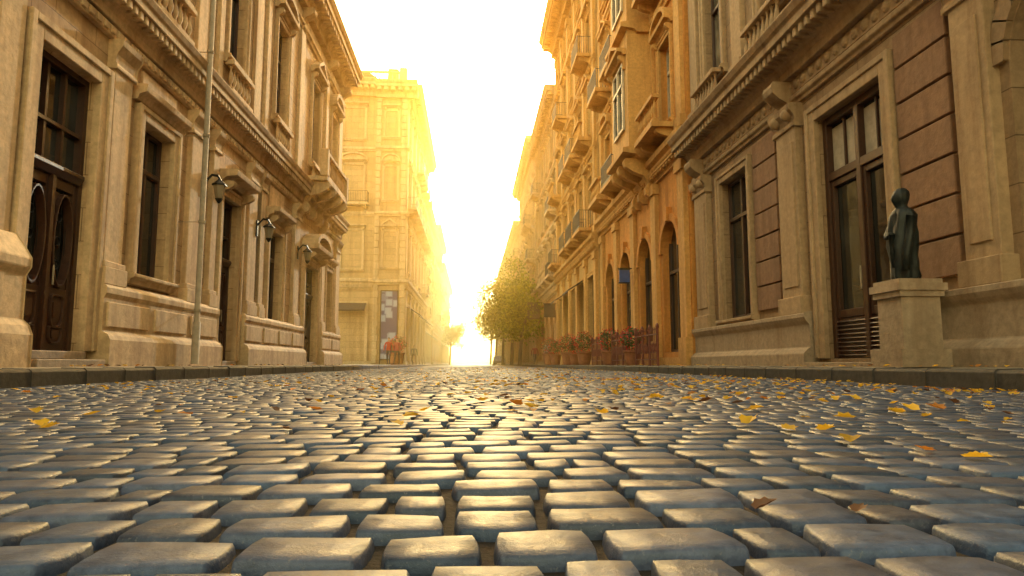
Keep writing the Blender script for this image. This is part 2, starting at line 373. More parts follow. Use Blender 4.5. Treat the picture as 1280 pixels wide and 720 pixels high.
def carved_door(b, T, o, d, wood='door_wood', split=.62):
    s0, s1, z0, z1 = o; m = (s0 + s1) / 2; zt = z0 + (z1 - z0) * split; P = 'door'
    b.quad('glass', 'glass', [T(s0, -d, z0), T(s1, -d, z0), T(s1, -d, z1), T(s0, -d, z1)])
    for q0, q1 in ((s0, s0 + .1), (s1 - .1, s1)): b.box(P, wood, T, q0, q1, -d - .01, -d + .12, z0, z1)
    b.box(P, wood, T, s0 + .1, s1 - .1, -d - .01, -d + .118, z1 - .1, z1)
    b.prof(P, wood, T, [(-d, zt - .1), (-d + .14, zt - .1), (-d + .2, zt), (-d + .2, zt + .05), (-d + .12, zt + .1), (-d, zt + .1)], s0 + .1, s1 - .1)
    for q in (1 / 3., 2 / 3.):
        a = s0 + .1 + (s1 - s0 - .2) * q
        b.box(P, wood, T, a - .03, a + .03, -d - .01, -d + .08, zt + .1, z1 - .1)
    zz = zt + (z1 - zt) * .42
    b.box(P, wood, T, s0 + .1, s1 - .1, -d - .012, -d + .09, zz - .03, zz + .03)
    for q0, q1 in ((s0 + .1, m - .012), (m + .012, s1 - .1)):
        c = (q0 + q1) / 2; hw = (q1 - q0) / 2; H = zt - .1 - z0
        b.box(P, wood, T, q0, q0 + .09, -d + .0, -d + .09, z0, zt - .1); b.box(P, wood, T, q1 - .09, q1, -d, -d + .09, z0, zt - .1)
        b.box(P, wood, T, q0 + .09, q1 - .09, -d, -d + .088, z0, z0 + H * .36)
        b.box(P, wood, T, q0 + .09, q1 - .09, -d, -d + .088, zt - .26, zt - .1)
        el = [(c + (hw - .1) * math.cos(u), z0 + H * .64 + H * .27 * math.sin(u)) for u in [2 * math.pi * i / 24 for i in range(24)]]
        b.ring(P, wood, T, el, .07, -d + .02, -d + .14)
        for sx in (-1, 1):
            for sz in (-1, 1):
                pts = [(c + sx * (hw - .085), z0 + H * .64 + sz * H * .285)]
                for i in range(6):
                    u = math.pi / 2 * i / 5
                    pts.append((c + sx * (hw - .1) * math.cos(u), z0 + H * .64 + sz * H * .27 * math.sin(u)))
                b.poly(P, wood, T, pts, -d, -d + .075)
        for (cz, rx, rz) in ((z0 + H * .24, .8, .09), (z0 + H * .1, .8, .045)):
            pp = []
            for i in range(20):
                u = 2 * math.pi * i / 20; pp.append((c + (hw - .14) * rx * math.copysign(abs(math.cos(u)) ** .5, math.cos(u)), cz + H * rz * math.copysign(abs(math.sin(u)) ** .5, math.sin(u)) + .03 * math.cos(2 * u)))
            b.ring(P, wood, T, pp, .045, -d + .08, -d + .125)
            b.poly(P, wood, T, [(c + (a - c) * .6, cz + (z - cz) * .55) for a, z in pp], -d + .08, -d + .115)
        for i in range(4):
            a = q0 + .13 + (q1 - q0 - .26) * i / 3
            b.box('door_grille', 'iron', T, a - .008, a + .008, -d + .03, -d + .045, z0 + H * .4, zt - .2)
        for i in range(3):
            zc = z0 + H * (.5 + .14 * i)
            b.ring('door_grille', 'iron', T, [(c + .07 * math.cos(u), zc + .07 * math.sin(u)) for u in [2 * math.pi * k / 12 for k in range(12)]], .02, -d + .03, -d + .055)
    b.box(P, wood, T, m - .045, m + .045, -d + .05, -d + .15, z0, zt - .1)
    b.lathe('door_handle', 'zinc', lambda a, n, z: T(a, n, z), m + .13, -d + .15, [(.012, z0 + 1.0), (.018, z0 + 1.05), (.018, z0 + 1.25), (.012, z0 + 1.3)], 6)
carved_door(A, T, door1, .2); carved_door(A, T, door2, .25); carved_door(A, T, door3, .25, split=.7)
A.box('frieze', t, T, -6, 32.05, -.01, .1, 5.82, 6.02)
n = 170
for i in range(n):
    a = -6 + 38 * (i + .5) / n
    A.box('frieze_ornament', t, T, a - .07, a + .07, .09, .135, 5.86, 5.99)
cornice(A, t, T, -6, 32.1, 6.05, .75, .46, dent=.1)
string(A, t, T, -6, 32, 6.82, .25, .2)
string(A, t, T, -6, 32.1, 12.35, .3, .16)
A.box('frieze', t, T, -6, 32.08, -.01, .08, 12.7, 13.0)
cornice(A, t, T, -6, 32.3, 13.15, 1.05, .85, dent=.2)
A.box('balcony', t, T, 24.6, 28.6, -.01, 1.0, 6.88, 7.04)
for c in (24.9, 26.0, 27.2, 28.3): console(A, t, T, c, .26, 6.86, 1.15, 1.05)
balustrade(A, t, T, 24.65, 28.55, .88, 7.04, .95)
for c in (24.68, 28.52): A.box('balcony', t, T, c - .14, c + .14, .74, 1.02, 7.04, 8.05)
A.flush(bevel=.012, smooth=('balusters',))

def drain_pipe(T, a, n, ztop):
    b = Bld('drain_pipe')
    b.lathe('pipe', 'zinc', T, a, n, [(.058, .25), (.058, ztop)], 12)
    z = 1.3
    while z < ztop:
        b.lathe('collar', 'zinc', T, a, n, [(.066, z), (.072, z + .02), (.072, z + .06), (.066, z + .08)], 12)
        b.box('bracket', 'zinc', T, a - .012, a + .012, .0, n, z + .03, z + .045); z += 1.9
    b.lathe('shoe', 'zinc', T, a, n, [(.08, .22), (.08, 1.1)], 12)
    b.flush(smooth=('pipe', 'shoe'))
drain_pipe(L(-6.3), 14.72, .51, 13.3)
def lantern(T, a, z):
    b = Bld('wall_lantern')
    b.box('backplate', 'iron', T, a - .06, a + .06, .0, .16, z - .1, z + .35)
    pts = [(.14, z + .25), (.3, z + .42), (.45, z + .4), (.5, z + .3), (.5, z + .26), (.46, z + .3), (.42, z + .35), (.3, z + .37), (.16, z + .2)]
    b.prof('arm', 'iron', T, pts, a - .02, a + .02)
    b.lathe('lamp_cap', 'iron', T, a, .48, [(.02, z + .32), (.05, z + .27), (.17, z + .17), (.17, z + .14)], 6)
    b.lathe('lamp_glass', 'glass_curtain', T, a, .48, [(.14, z + .14), (.08, z - .16)], 6)
    b.lathe('lamp_base', 'iron', T, a, .48, [(.09, z - .16), (.07, z - .2), (.02, z - .27)], 6)
    b.flush()
lantern(L(-6.3), 15.7, 4.15); lantern(L(-6.3), 19.6, 3.95); lantern(L(-6.3), 24.2, 4.0)

# ------------------------------------------------------------------ nearest building, right side
E = Bld('rusticated_stone_building'); T = Rt(6.6); w, t = 'buff_stone', 'buff_trim'
ar = (5.6, 7.7, .95, 5.0); dr = (10.2, 12.3, .32, 4.85); wi = (15.6, 17.35, 1.35, 4.95); ar2 = (1.0, 3.1, .95, 5.0)
E.wall('walls', w, T, -6, 19.4, .1, 6.3, [ar, dr, wi, ar2], depth=.5)
E.shell('walls', w, T, -6, 19.4, .1, 19.2)
for o in (ar, ar2):
    arch_fill(E, 'walls', w, T, o[0], o[1], o[3] - 1.05, 0, .5); window(E, T, *o, d=.4, glass='glass', tr=.7)
for a0, a1 in ((8.68, 9.84), (14.05, 15.25)):
    z = 1.42; i = 0
    while z < 5.2:
        h = .56
        E.box('rusticated_panels', 'brown_panel', T, a0, a1, -.01, .07 + .004 * (i % 2), z, z + h - .035); z += h; i += 1
for c, ww in ((8.17, .62), (13.35, .85), (18.7, 1.0), (4.35, .9)):
    E.box('pilasters', t, T, c - ww / 2, c + ww / 2, -.01, .16, 1.2, 5.0)
    E.box('pilasters', t, T, c - ww / 2 + .12, c + ww / 2 - .12, .15, .185, 1.75, 4.7)
    E.box('pilasters', t, T, c - ww / 2 - .07, c + ww / 2 + .07, -.01, .24, 1.2, 1.55)
    E.prof('capitals', t, T, [(-.01, 4.98), (.2, 4.98), (.2, 5.04), (.17, 5.1), (.19, 5.2), (.28, 5.32), (.3, 5.44), (-.01, 5.44)], c - ww / 2 - .06, c + ww / 2 + .06)
    console(E, t, T, c, ww * .5, 5.98, .95, .5)
    for k in (-1, 1):
        E.lathe('volutes', t, lambda a, n, z: T(a, z - 5.0, 5.25 + n), c + k * ww * .3, 0, [(.03, 5.1), (.12, 5.16), (.12, 5.3), (.07, 5.34), (.02, 5.36)], 12)
for a0, a1 in ((-6, 9.86), (12.68, 19.4)):
    E.prof('plinth', 'plinth_stone', T, [(-.01, .1), (.3, .1), (.3, .42), (.22, .5), (.16, .54), (.16, .98), (.22, 1.05), (.26, 1.12), (.26, 1.2), (-.01, 1.24)], a0, a1)
surround(E, t, T, *dr, w=.3, n=.1, sill=False)
surround(E, t, T, *wi, w=.22, n=.1)
E.box('thresholds', 'plinth_stone', T, 10.0, 12.5, -.5, .4, .1, .25)
window(E, T, *wi, d=.22, glass='glass', tr=.72)
d = .2; s0, s1, z0, z1 = dr
E.quad('glass', 'glass', [T(s0, -d, z0), T(s1, -d, z0), T(s1, -d, z1), T(s0, -d, z1)])
for q in (s0, s0 + .92, s1 - .13): E.box('door', 'door_wood', T, q, q + .13, -d - .01, -d + .13, z0, z1)
for q, hh in ((z1 - .14, .14), (3.62, .16)): E.box('door', 'door_wood', T, s0 + .13, s1 - .13, -d - .01, -d + .125, q, q + hh)
E.box('door', 'door_wood', T, s0 + .13, s1 - .13, -d - .01, -d + .07, z0, 1.05)
for i in range(9): E.prof('louvres', 'door_wood', T, [(-d + .06, z0 + .06 + i * .075), (-d + .12, z0 + .05 + i * .075), (-d + .12, z0 + .065 + i * .075), (-d + .06, z0 + .1 + i * .075)], s0 + .16, s1 - .16)
for a in (s0 + .13, s0 + .84, s0 + 1.05, s1 - .21): E.box('door', 'door_wood', T, a, a + .08, -d - .005, -d + .09, 1.05, 3.62)
for a0, a1 in ((s0 + .21, s0 + .84), (s0 + 1.13, s1 - .21)):
    E.box('door', 'door_wood', T, a0, a1, -d, -d + .085, 1.05, 1.2); E.box('door', 'door_wood', T, a0, a1, -d, -d + .085, 3.5, 3.62)
for a in (s0 + .5, s1 - .6): E.box('door', 'door_wood', T, a - .02, a + .02, -d, -d + .06, 3.78, z1 - .14)
E.quad('transom_curtain', 'curtain', [T(s0 + .13, -d + .006, 3.8), T(s1 - .13, -d + .006, 3.8), T(s1 - .13, -d + .006, z1 - .2), T(s0 + .13, -d + .006, z1 - .2)])
E.lathe('door_handle', 'zinc', T, s0 + 1.0, -d + .18, [(.012, 1.5), (.018, 1.55), (.018, 1.85), (.012, 1.9)], 6)
string(E, t, T, -6, 19.4, 5.46, .22, .14)
E.box('frieze', t, T, -6, 19.42, -.01, .09, 5.7, 6.0)
for i in range(84):
    a = -6 + 25.4 * (i + .5) / 84
    E.lathe('frieze_rosettes', t, lambda q, n, z: T(q, z, 5.85 + n), a, 0, [(.1, .09), (.1, .12), (.06, .135), (.03, .15)], 8)
cornice(E, t, T, -6, 19.5, 6.0, .85, .75, dent=.11)
fl = [(5.6, 'tri'), (4.6, 'flat')]
z = 6.9; bw = 25.4 / 7
ops = []
for h, k in fl:
    for i in range(7):
        c = -6 + bw * (i + .5); ops.append((c - .65, c + .65, z + 1.1, z + h * .76, k))
    z += h
E.wall('walls', w, T, -6, 19.4, 6.3, 17.8, [o[:4] for o in ops], depth=.4)
for o in ops:
    window(E, T, *o[:4], d=.25); surround(E, t, T, *o[:4], w=.22); hood(E, t, T, o[0], o[1], o[3] + .3, o[4])
    if o[2] < 9: balustrade(E, t, T, o[0] - .25, o[1] + .25, .3, 7.0, .9)
for i in range(8):
    c = min(max(-6 + bw * i, -5.6), 19.0)
    E.box('upper_pilasters', t, T, c - .3, c + .3, -.01, .14, 7.2, 16.4)
    E.box('upper_pilasters', t, T, c - .38, c + .38, -.01, .22, 6.9, 7.6)
    console(E, t, T, c, .3, 17.4, .9, .6)
string(E, t, T, -6, 19.4, 12.2, .4, .3)
string(E, t, T, -6, 19.4, 16.5, .3, .3)
cornice(E, t, T, -6, 19.5, 17.6, 1.3, 1.1, dent=.25)
E.flush(bevel=.012, smooth=('balusters', 'volutes'))

# pedestal + draped bronze statue
b = Bld('draped_bronze_statue'); T = Rt(5.98)
for z0_, z1_, hw in ((.18, .42, .36), (.42, 1.12, .27), (1.12, 1.2, .31), (1.2, 1.3, .34), (1.3, 1.36, .3)):
    b.box('stone_pedestal', 'plinth_stone', T, 9.02 - hw, 9.02 + hw, -hw, hw, z0_, z1_ - .001)
rings = [(1.36, .15, .14, 0, 0), (1.42, .18, .16, 0, 0), (1.6, .18, .15, .0, .01), (1.85, .2, .17, .01, .02), (2.02, .205, .17, .02, .01), (2.16, .19, .15, .02, 0),
         (2.27, .2, .14, .01, 0), (2.34, .16, .12, .0, 0), (2.38, .085, .08, -.01, .01), (2.41, .07, .07, -.02, .02), (2.45, .08, .09, -.03, .03),
         (2.5, .095, .11, -.035, .035), (2.56, .1, .115, -.035, .03), (2.61, .085, .1, -.03, .02), (2.65, .05, .055, -.03, .015), (2.66, .01, .01, -.03, .015)]
V = []; F = []; sg = 40
for j, (z, rx, ry, ox, oy) in enumerate(rings):
    for i in range(sg):
        th = 2 * math.pi * i / sg
        k = 1 + (.13 * math.sin(7 * th + z * 5) + .06 * math.sin(13 * th - z * 9) if j < 7 else .03 * math.sin(9 * th))
        fx = .03 if (9 <= j <= 11 and i in (29, 30, 31)) else 0
        V.append((9.02 + ox + rx * k * math.cos(th), oy + (ry * k + fx) * math.sin(th) * -1, z))
for j in range(len(rings) - 1):
    for i in range(sg): F.append((j * sg + i, j * sg + (i + 1) % sg, (j + 1) * sg + (i + 1) % sg, (j + 1) * sg + i))
b.add('draped_body', 'bronze', [T(*v) for v in V], F)
for pts, r0, r1 in (([(9.2, .02, 2.24), (9.25, .08, 2.05), (9.12, .18, 1.95), (8.98, .2, 2.02)], .055, .04), ([(8.84, .0, 2.25), (8.8, .05, 2.0), (8.83, .1, 1.72), (8.87, .1, 1.5)], .06, .05), ([(8.98, .19, 2.0), (9.02, .18, 1.8), (9.05, .15, 1.55)], .05, .03)):
    V = []; F = []
    for j, p in enumerate(pts):
        r = r0 + (r1 - r0) * j / (len(pts) - 1)
        for i in range(10):
            th = 2 * math.pi * i / 10; V.append(T(p[0] + r * math.cos(th), p[1] + r * math.sin(th), p[2] + .3 * r * math.cos(th)))
    for j in range(len(pts) - 1):
        for i in range(10): F.append((j * 10 + i, j * 10 + (i + 1) % 10, j * 10 + 10 + (i + 1) % 10, j * 10 + 10 + i))
    F.append(tuple(range(10))); F.append(tuple(range(len(V) - 10, len(V))))
    b.add('arm_and_cloth', 'bronze', V, F)
b.flush(bevel=.0, smooth=('draped_body', 'arm_and_cloth'))

# ------------------------------------------------------------------ rest of the street
b = Bld('corner_apartment_building'); T = Fr(55)
flo = [(6.6, 'shop'), (5.6, 'flat'), (5.4, 'arc'), (4.6, 'flat')]
zt = facade(b, T, -22, -8, flo, 4, 'sandstone_b', 'sandstone_trim', wfrac=.46, rail=0., top=1.2, end=0, glass='glass', frame='window_wood')
cw = [(-7.25, -6.2, 8.0, 10.9), (-7.25, -6.2, 13.5, 16.3), (-7.25, -6.2, 18.8, 21.0)]
b.wall('walls', 'sandstone_b', T, -8, -5.5, .1, zt - 1.1, cw, n=0)
for k, o in enumerate(cw):
    window(b, T, *o, mat='window_wood', glass='glass'); surround(b, 'sandstone_trim', T, *o, w=.16); hood(b, 'sandstone_trim', T, o[0] + .1, o[1] - .1, o[3] + .3, ('tri', 'arc', 'flat')[k])
for i in range(38):
    z0 = .3 + i * .58; e = .06 * (i % 2)
    b.box('quoins', 'sandstone_trim', T, -7.95, -7.62 + e, -.01, .14, z0, z0 + .53)
    b.box('quoins', 'sandstone_trim', T, -5.86 - e, -5.45, -.01, .14, z0, z0 + .53)
for a in (-21.9, -18.5, -15.0, -11.5):
    b.box('pilasters', 'sandstone_trim', T, a - .25, a + .25, -.01, .16, 7.3, zt - 1.8)
cornice(b, 'sandstone_trim', T, -8.001, -4.6, zt - 1.31, 1.2, 1.1, dent=.25)
for z in (6.55, 12.15, 17.6): string(b, 'sandstone_trim', T, -8, -5.2, z, .4, .3)
b.box('parapet', 'sandstone_trim', T, -22, -5.6, -.8, -.3, zt, zt + .25)
balustrade(b, 'sandstone_trim', T, -14, -5.6, -.5, zt + .25, 1.0, .35)
for c in (-13.8, -9.8, -5.9): b.box('parapet', 'sandstone_trim', T, c - .3, c + .3, -.85, -.25, zt + .25, zt + 1.5)
for q in (-11.9, -7.5): b.box('chimneys', 'rose_stucco', T, q, q + .9, -4, -3, zt, zt + 2.6)
T2 = L(-5.5)
facade(b, T2, 55.01, 79, flo, 6, 'sandstone_b', 'sandstone_trim', rail=.4, top=1.2, pil=True)
b.shell('walls', 'sandstone_b', T2, 55.02, 79, .1, zt - .6, back=-16)
b.flush()
b = Bld('advertising_banner'); T = Fr(54.78)
newm, nt, bs = newmat('poster_print')
g = N(nt, 'ShaderNodeNewGeometry').outputs['Position']
v = N(nt, 'ShaderNodeTexVoronoi', distance='CHEBYCHEV'); v.inputs['Scale'].default_value = 1.3; nt.links.new(g, v.inputs[0])
nt.links.new(ramp(nt, v.outputs['Distance'], .25, .42, (.26, .34, .48), (.01, .03, .15)), bs.inputs['Base Color']); bs.inputs['Roughness'].default_value = .6
b.box('printed_panel', 'poster_print', T, -7.25, -6.0, -.03, .0, .6, 6.0)
for q in (.55, 6.0): b.box('frame', 'iron', T, -7.32, -5.93, -.05, .05, q, q + .08)
for q in (-7.33, -6.0): b.box('frame', 'iron', T, q, q + .07, -.05, .048, .2, 6.0)
b.flush()

def street_building(name, side, X, y0, y1, floors, nb, wm, tm, **kw):
    b = Bld(name); T = L(X) if side < 0 else Rt(X)
    zt = facade(b, T, y0, y1, floors, nb, wm, tm, **kw)
    b.shell('walls', wm, T, y0, y1, .1, zt - .5, back=-12)
    for k in range(2):
        q = y0 + (y1 - y0) * (.3 + .4 * k); b.box('chimneys', 'rose_stucco', T, q, q + 1.2, -5, -4, zt - .4, zt + 2.2)
    return b, T, zt
b, T, zt = street_building('balconied_apartment_building', 1, 6.4, 19.5, 33, [(6.9, 'arch'), (5.2, 'arc'), (4.6, 'tri'), (4.2, 'flat')], 4, 'glow_tinted_stucco', 'glow_tinted_trim', pil=True, rail=.5, top=1.3, wfrac=.4)
for q0, q1 in ((23.0, 25.6), ):
    b.box('oriel', 'glow_tinted_trim', T, q0, q1, -.01, .95, 7.6, 16.5)
    for z in (7.4, 12.0, 16.4): string(b, 'glow_tinted_trim', T, q0 - .15, q1 + .15, z, .4, 1.2)
    for c in (q0 + .3, q1 - .3, (q0 + q1) / 2): console(b, 'glow_tinted_trim', T, c, .3, 7.45, 1.4, 1.1)
    for z in (8.6, 13.1):
        T3 = lambda s, n, z: T(s, n + .96, z)
        window(b, lambda s, n, z: T(s, n + 1.25, z), q0 + .5, q1 - .5, z, z + 2.5, mat='window_white')
        hood(b, 'glow_tinted_trim', T3, q0 + .5, q1 - .5, z + 2.7, 'tri')
    cornice(b, 'glow_tinted_trim', T, q0 - .1, q1 + .1, 16.8, .6, 1.3, dent=.15)
b.flush()
specs = [
 ('cream_apartment_building', 1, 6.2, 33.02, 49, [(6.3, 'shop'), (4.8, 'flat'), (4.6, 'tri'), (4.2, 'flat'), (3.2, 'small')], 5, 'cream_stucco', 'glow_tinted_trim', dict(pil=True, rail=.5, top=1.3)),
 ('rose_apartment_building', 1, 6.4, 49.02, 66, [(6, 'arch'), (5, 'arc'), (4.6, 'flat'), (4.4, 'flat')], 5, 'rose_stucco', 'sandstone_trim', dict(rail=.4, top=1.1)),
 ('tall_apartment_building', 1, 6.2, 66.02, 90, [(5.6, 'shop'), (4.4, 'flat'), (4.2, 'tri'), (4.2, 'flat'), (3.6, 'small')], 7, 'sandstone_b', 'sandstone_trim', dict(rail=.3, top=1.0)),
 ('stone_apartment_building', 1, 6.4, 90.02, 125, [(5.6, 'shop'), (4.4, 'flat'), (4.2, 'flat'), (4.2, 'flat')], 9, 'cream_stucco', 'sandstone_trim', dict(rail=.3)),
 ('stone_apartment_building', 1, 6.4, 125.02, 175, [(5.6, 'shop'), (4.4, 'flat'), (4.2, 'flat'), (4.2, 'flat')], 12, 'grey_stone', 'sandstone_trim', dict(rail=.2)),
 ('plastered_apartment_building', -1, -5.9, 79.02, 98, [(5.4, 'shop'), (4.4, 'flat'), (4.2, 'tri'), (4, 'flat')], 6, 'cream_stucco', 'sandstone_trim', dict(rail=.4)),
 ('plastered_apartment_building', -1, -5.6, 98.02, 122, [(5.8, 'arch'), (4.8, 'flat'), (4.6, 'flat'), (4.2, 'flat')], 7, 'rose_stucco', 'sandstone_trim', dict(rail=.3)),
 ('plastered_apartment_building', -1, -5.9, 122.02, 175, [(5.4, 'shop'), (4.2, 'flat'), (4, 'flat'), (3.8, 'flat')], 13, 'sandstone_b', 'sandstone_trim', dict(rail=.2)),
]
for nm, sd, X, y0, y1, fl, nb, wm, tm, kw in specs:
    b, T, zt = street_building(nm, sd, X, y0, y1, fl, nb, wm, tm, **kw); b.flush()

# ------------------------------------------------------------------ ground
def sheet(name, x0, x1, y0, y1, z, mat, nx=1, ny=1, fz=None):
    V = []; F = []
    for j in range(ny + 1):
        for i in range(nx + 1):
            x = x0 + (x1 - x0) * i / nx; y = y0 + (y1 - y0) * j / ny
            V.append((x, y, fz(x, y) if fz else z))
    for j in range(ny):
        for i in range(nx):
            a = j * (nx + 1) + i; F.append((a, a + 1, a + nx + 2, a + nx + 1))
    me = bpy.data.meshes.new(name); me.from_pydata(V, [], F); me.materials.append(MATS[mat])
    for p in me.polygons: p.use_smooth = True
    o = bpy.data.objects.new(name, me); scene.collection.objects.link(o); return o
def roadz(x, y):
    return -.03 * (x / 5.0) ** 2 + .005 * np.sin(x * 1.7 + y * .5) + .004 * np.sin(y * 1.1 - x * .6) - .0
plain('joint_soil', (.016, .011, .008), .95, bump=1, var=.5, sc=40)
def brickmat(name, c1, c2, mo, bw, rh, ms, rough=.7):
    m, nt, b = newmat(name)
    g = N(nt, 'ShaderNodeNewGeometry').outputs['Position']
    br = N(nt, 'ShaderNodeTexBrick'); br.inputs['Scale'].default_value = 1; br.inputs['Brick Width'].default_value = bw
    br.inputs['Row Height'].default_value = rh; br.inputs['Mortar Size'].default_value = ms
    br.inputs['Color1'].default_value = (*c1, 1); br.inputs['Color2'].default_value = (*c2, 1); br.inputs['Mortar'].default_value = (*mo, 1)
    nt.links.new(g, br.inputs[0]); n2 = noise_n(nt, g, 8, 6, .7)
    c = mixc(nt, .5, br.outputs[0], ramp(nt, n2, .3, .7, (.5, .5, .5), (1, 1, 1)), 'MULTIPLY')
    nt.links.new(c, b.inputs['Base Color']); b.inputs['Roughness'].default_value = rough
    bp = N(nt, 'ShaderNodeBump', invert=True); bp.inputs['Strength'].default_value = .7; bp.inputs['Distance'].default_value = .01
    nt.links.new(br.outputs['Fac'], bp.inputs['Height']); nt.links.new(bp.outputs[0], b.inputs['Normal'])
brickmat('far_setts', (.12, .11, .1), (.17, .15, .13), (.04, .03, .025), .16, .14, .012, .5)
brickmat('paving', (.30, .26, .20), (.36, .31, .24), (.1, .08, .06), .9, .6, .01)
plain('kerb_stone', (.045, .04, .036), .8, bump=.8, var=.4, sc=12)
plain('ground_mat', (.14, .12, .09), .9)
sheet('ground', -1500, 1500, -1500, 1500, -.3, 'ground_mat')
sheet('road_bed', -4.85, 5.25, -4, 62, 0, 'joint_soil', 20, 60, lambda x, y: float(roadz(x, y)) - .017)
sheet('road', -4.85, 5.25, 61.5, 420, -.012, 'far_setts')
sheet('side_street', -70, -6.31, 32.2, 54.9, .19, 'paving')

HI = np.array([-1, -.985, -.955, -.91, -.3, .3, .91, .955, .985, 1.]); MI = np.array([-1, -.94, 0, .94, 1.]); LO = np.array([-1, -.9, .9, 1.])
allV = []; allF = []; allC = []; base = 0
def setts(y0, y1, U):
    global base
    n = len(U); uu, vv = np.meshgrid(U, U)
    idx = np.arange(n * n).reshape(n, n)
    fq = np.stack([idx[:-1, :-1], idx[:-1, 1:], idx[1:, 1:], idx[1:, :-1]], -1).reshape(-1, 4)
    rr = np.maximum(np.abs(uu), np.abs(vv))
    t = np.clip((rr - .91) / .09, 0, 1.2); prof_ = -.026 * t ** 2.4 - .0004 * rr ** 2
    y = y0
    while y < y1:
        dpt = .134 * rng.uniform(.9, 1.08); ph = rng.uniform(0, 6)
        x = -4.83 + rng.uniform(-.1, 0)
        while x < 5.2:
            wd = .154 * (rng.uniform(.78, 1.25) if rng.random() > .12 else rng.uniform(.55, .72))
            cx = x + wd / 2; gap = rng.uniform(.008, .015)
            hx = (wd - gap) / 2; hy = (dpt - gap * 1.1) / 2 * rng.uniform(.95, 1.0)
            sk = rng.uniform(-.06, .06); rd = rng.uniform(.18, .5)
            du = uu * np.sqrt(1 - .5 * np.abs(vv) ** 5 * rd); dv = vv * np.sqrt(1 - .5 * np.abs(uu) ** 5 * rd)
            taper = 1 + rng.uniform(-.05, .05) * dv
            px = cx + du * hx * taper + dv * hy * sk
            py = y + dpt / 2 + dv * hy * (1 + rng.uniform(-.05, .05) * du) + du * hx * rng.uniform(-.06, .06) + .016 * np.sin(cx * .9 + ph * .15) + rng.uniform(-.003, .003)
            lump = .0009 * np.sin(du * rng.uniform(1.5, 4) + rng.uniform(0, 6)) * np.cos(dv * rng.uniform(1.5, 3.5) + rng.uniform(0, 6))
            pz = roadz(px, py) + prof_ + rng.normal(0, .0012) + du * rng.normal(0, .001) + dv * rng.normal(0, .001) + lump
            allV.append(np.stack([px, py, pz], -1).reshape(-1, 3)); allF.append(fq + base); base += n * n
            k = rng.uniform(.6, 1.45); wv = rng.uniform(-.008, .012)
            c = np.array([.040 * k + wv, .060 * k + wv * .4, .120 * k - wv * .3, 1.])
            allC.append(np.tile(c, (n * n, 1)))
            x += wd
        y += dpt
setts(-2.5, .25, MI); setts(.25, 5.0, HI); setts(5.0, 15, MI); setts(15, 61.6, LO)
V = np.concatenate(allV); F = np.concatenate(allF); C = np.concatenate(allC)
me = bpy.data.meshes.new('cobblestones')
me.vertices.add(len(V)); me.vertices.foreach_set('co', V.astype(np.float32).ravel())
me.loops.add(len(F) * 4); me.loops.foreach_set('vertex_index', F.astype(np.int32).ravel())
me.polygons.add(len(F)); me.polygons.foreach_set('loop_start', (np.arange(len(F)) * 4).astype(np.int32))
me.polygons.foreach_set('loop_total', np.full(len(F), 4, np.int32))
me.polygons.foreach_set('use_smooth', np.ones(len(F), bool))
me.update(calc_edges=True)
ca = me.color_attributes.new('col', 'FLOAT_COLOR', 'POINT'); ca.data.foreach_set('color', C.astype(np.float32).ravel())
m, nt, bs = newmat('sett_granite')
g = N(nt, 'ShaderNodeNewGeometry').outputs['Position']
at = N(nt, 'ShaderNodeAttribute', attribute_name='col')
n1 = noise_n(nt, g, 28, 6, .7); n2 = noise_n(nt, g, 160, 3, .7); n3 = noise_n(nt, g, 2.2, 3)
c = mixc(nt, 1.0, at.outputs['Color'], ramp(nt, n1, .3, .75, (.45, .45, .47), (1.6, 1.5, 1.4)), 'MULTIPLY')
c = mixc(nt, ramp(nt, n3, .58, .95), c, (.075, .07, .065))
c = mixc(nt, ramp(nt, n2, .6, .8), c, (.16, .16, .18))
nt.links.new(c, bs.inputs['Base Color'])
nt.links.new(ramp(nt, n1, .25, .8, (.36, .36, .36), (.66, .66, .66)), bs.inputs['Roughness'])
bs.inputs['Specular Tint'].default_value = (.72, .86, 1, 1)
bp = N(nt, 'ShaderNodeBump'); bp.inputs['Strength'].default_value = .7; bp.inputs['Distance'].default_value = .006
nt.links.new(n1, bp.inputs['Height'])
bp2 = N(nt, 'ShaderNodeBump'); bp2.inputs['Strength'].default_value = .4; bp2.inputs['Distance'].default_value = .0012
nt.links.new(n2, bp2.inputs['Height']); nt.links.new(bp.outputs[0], bp2.inputs['Normal'])
nt.links.new(bp2.outputs[0], bs.inputs['Normal'])
me.materials.append(m)
o = bpy.data.objects.new('cobblestones', me); scene.collection.objects.link(o)

for T, wdt in ((L(-4.8), 1.5), (Rt(5.2), 1.4)):
    b = Bld('pavement')
    b.add('paving_slabs', 'paving', [T(-6, -.28, .155), T(300, -.28, .155), T(300, -wdt - .5, .2), T(-6, -wdt - .5, .2)], [(0, 1, 2, 3)])
    y = -6
    while y < 180:
        ln = R.uniform(.9, 1.2) if y < 60 else 6
        j = R.uniform(-.006, .006)
        b.prof('kerb', 'kerb_stone', T, [(-.3, -.2), (.0 + j, -.2), (0 + j, .135 + j), (-.03 + j, .165 + j), (-.3, .17 + j)], y, y + ln - .012); y += ln
    b.flush(bevel=.006)

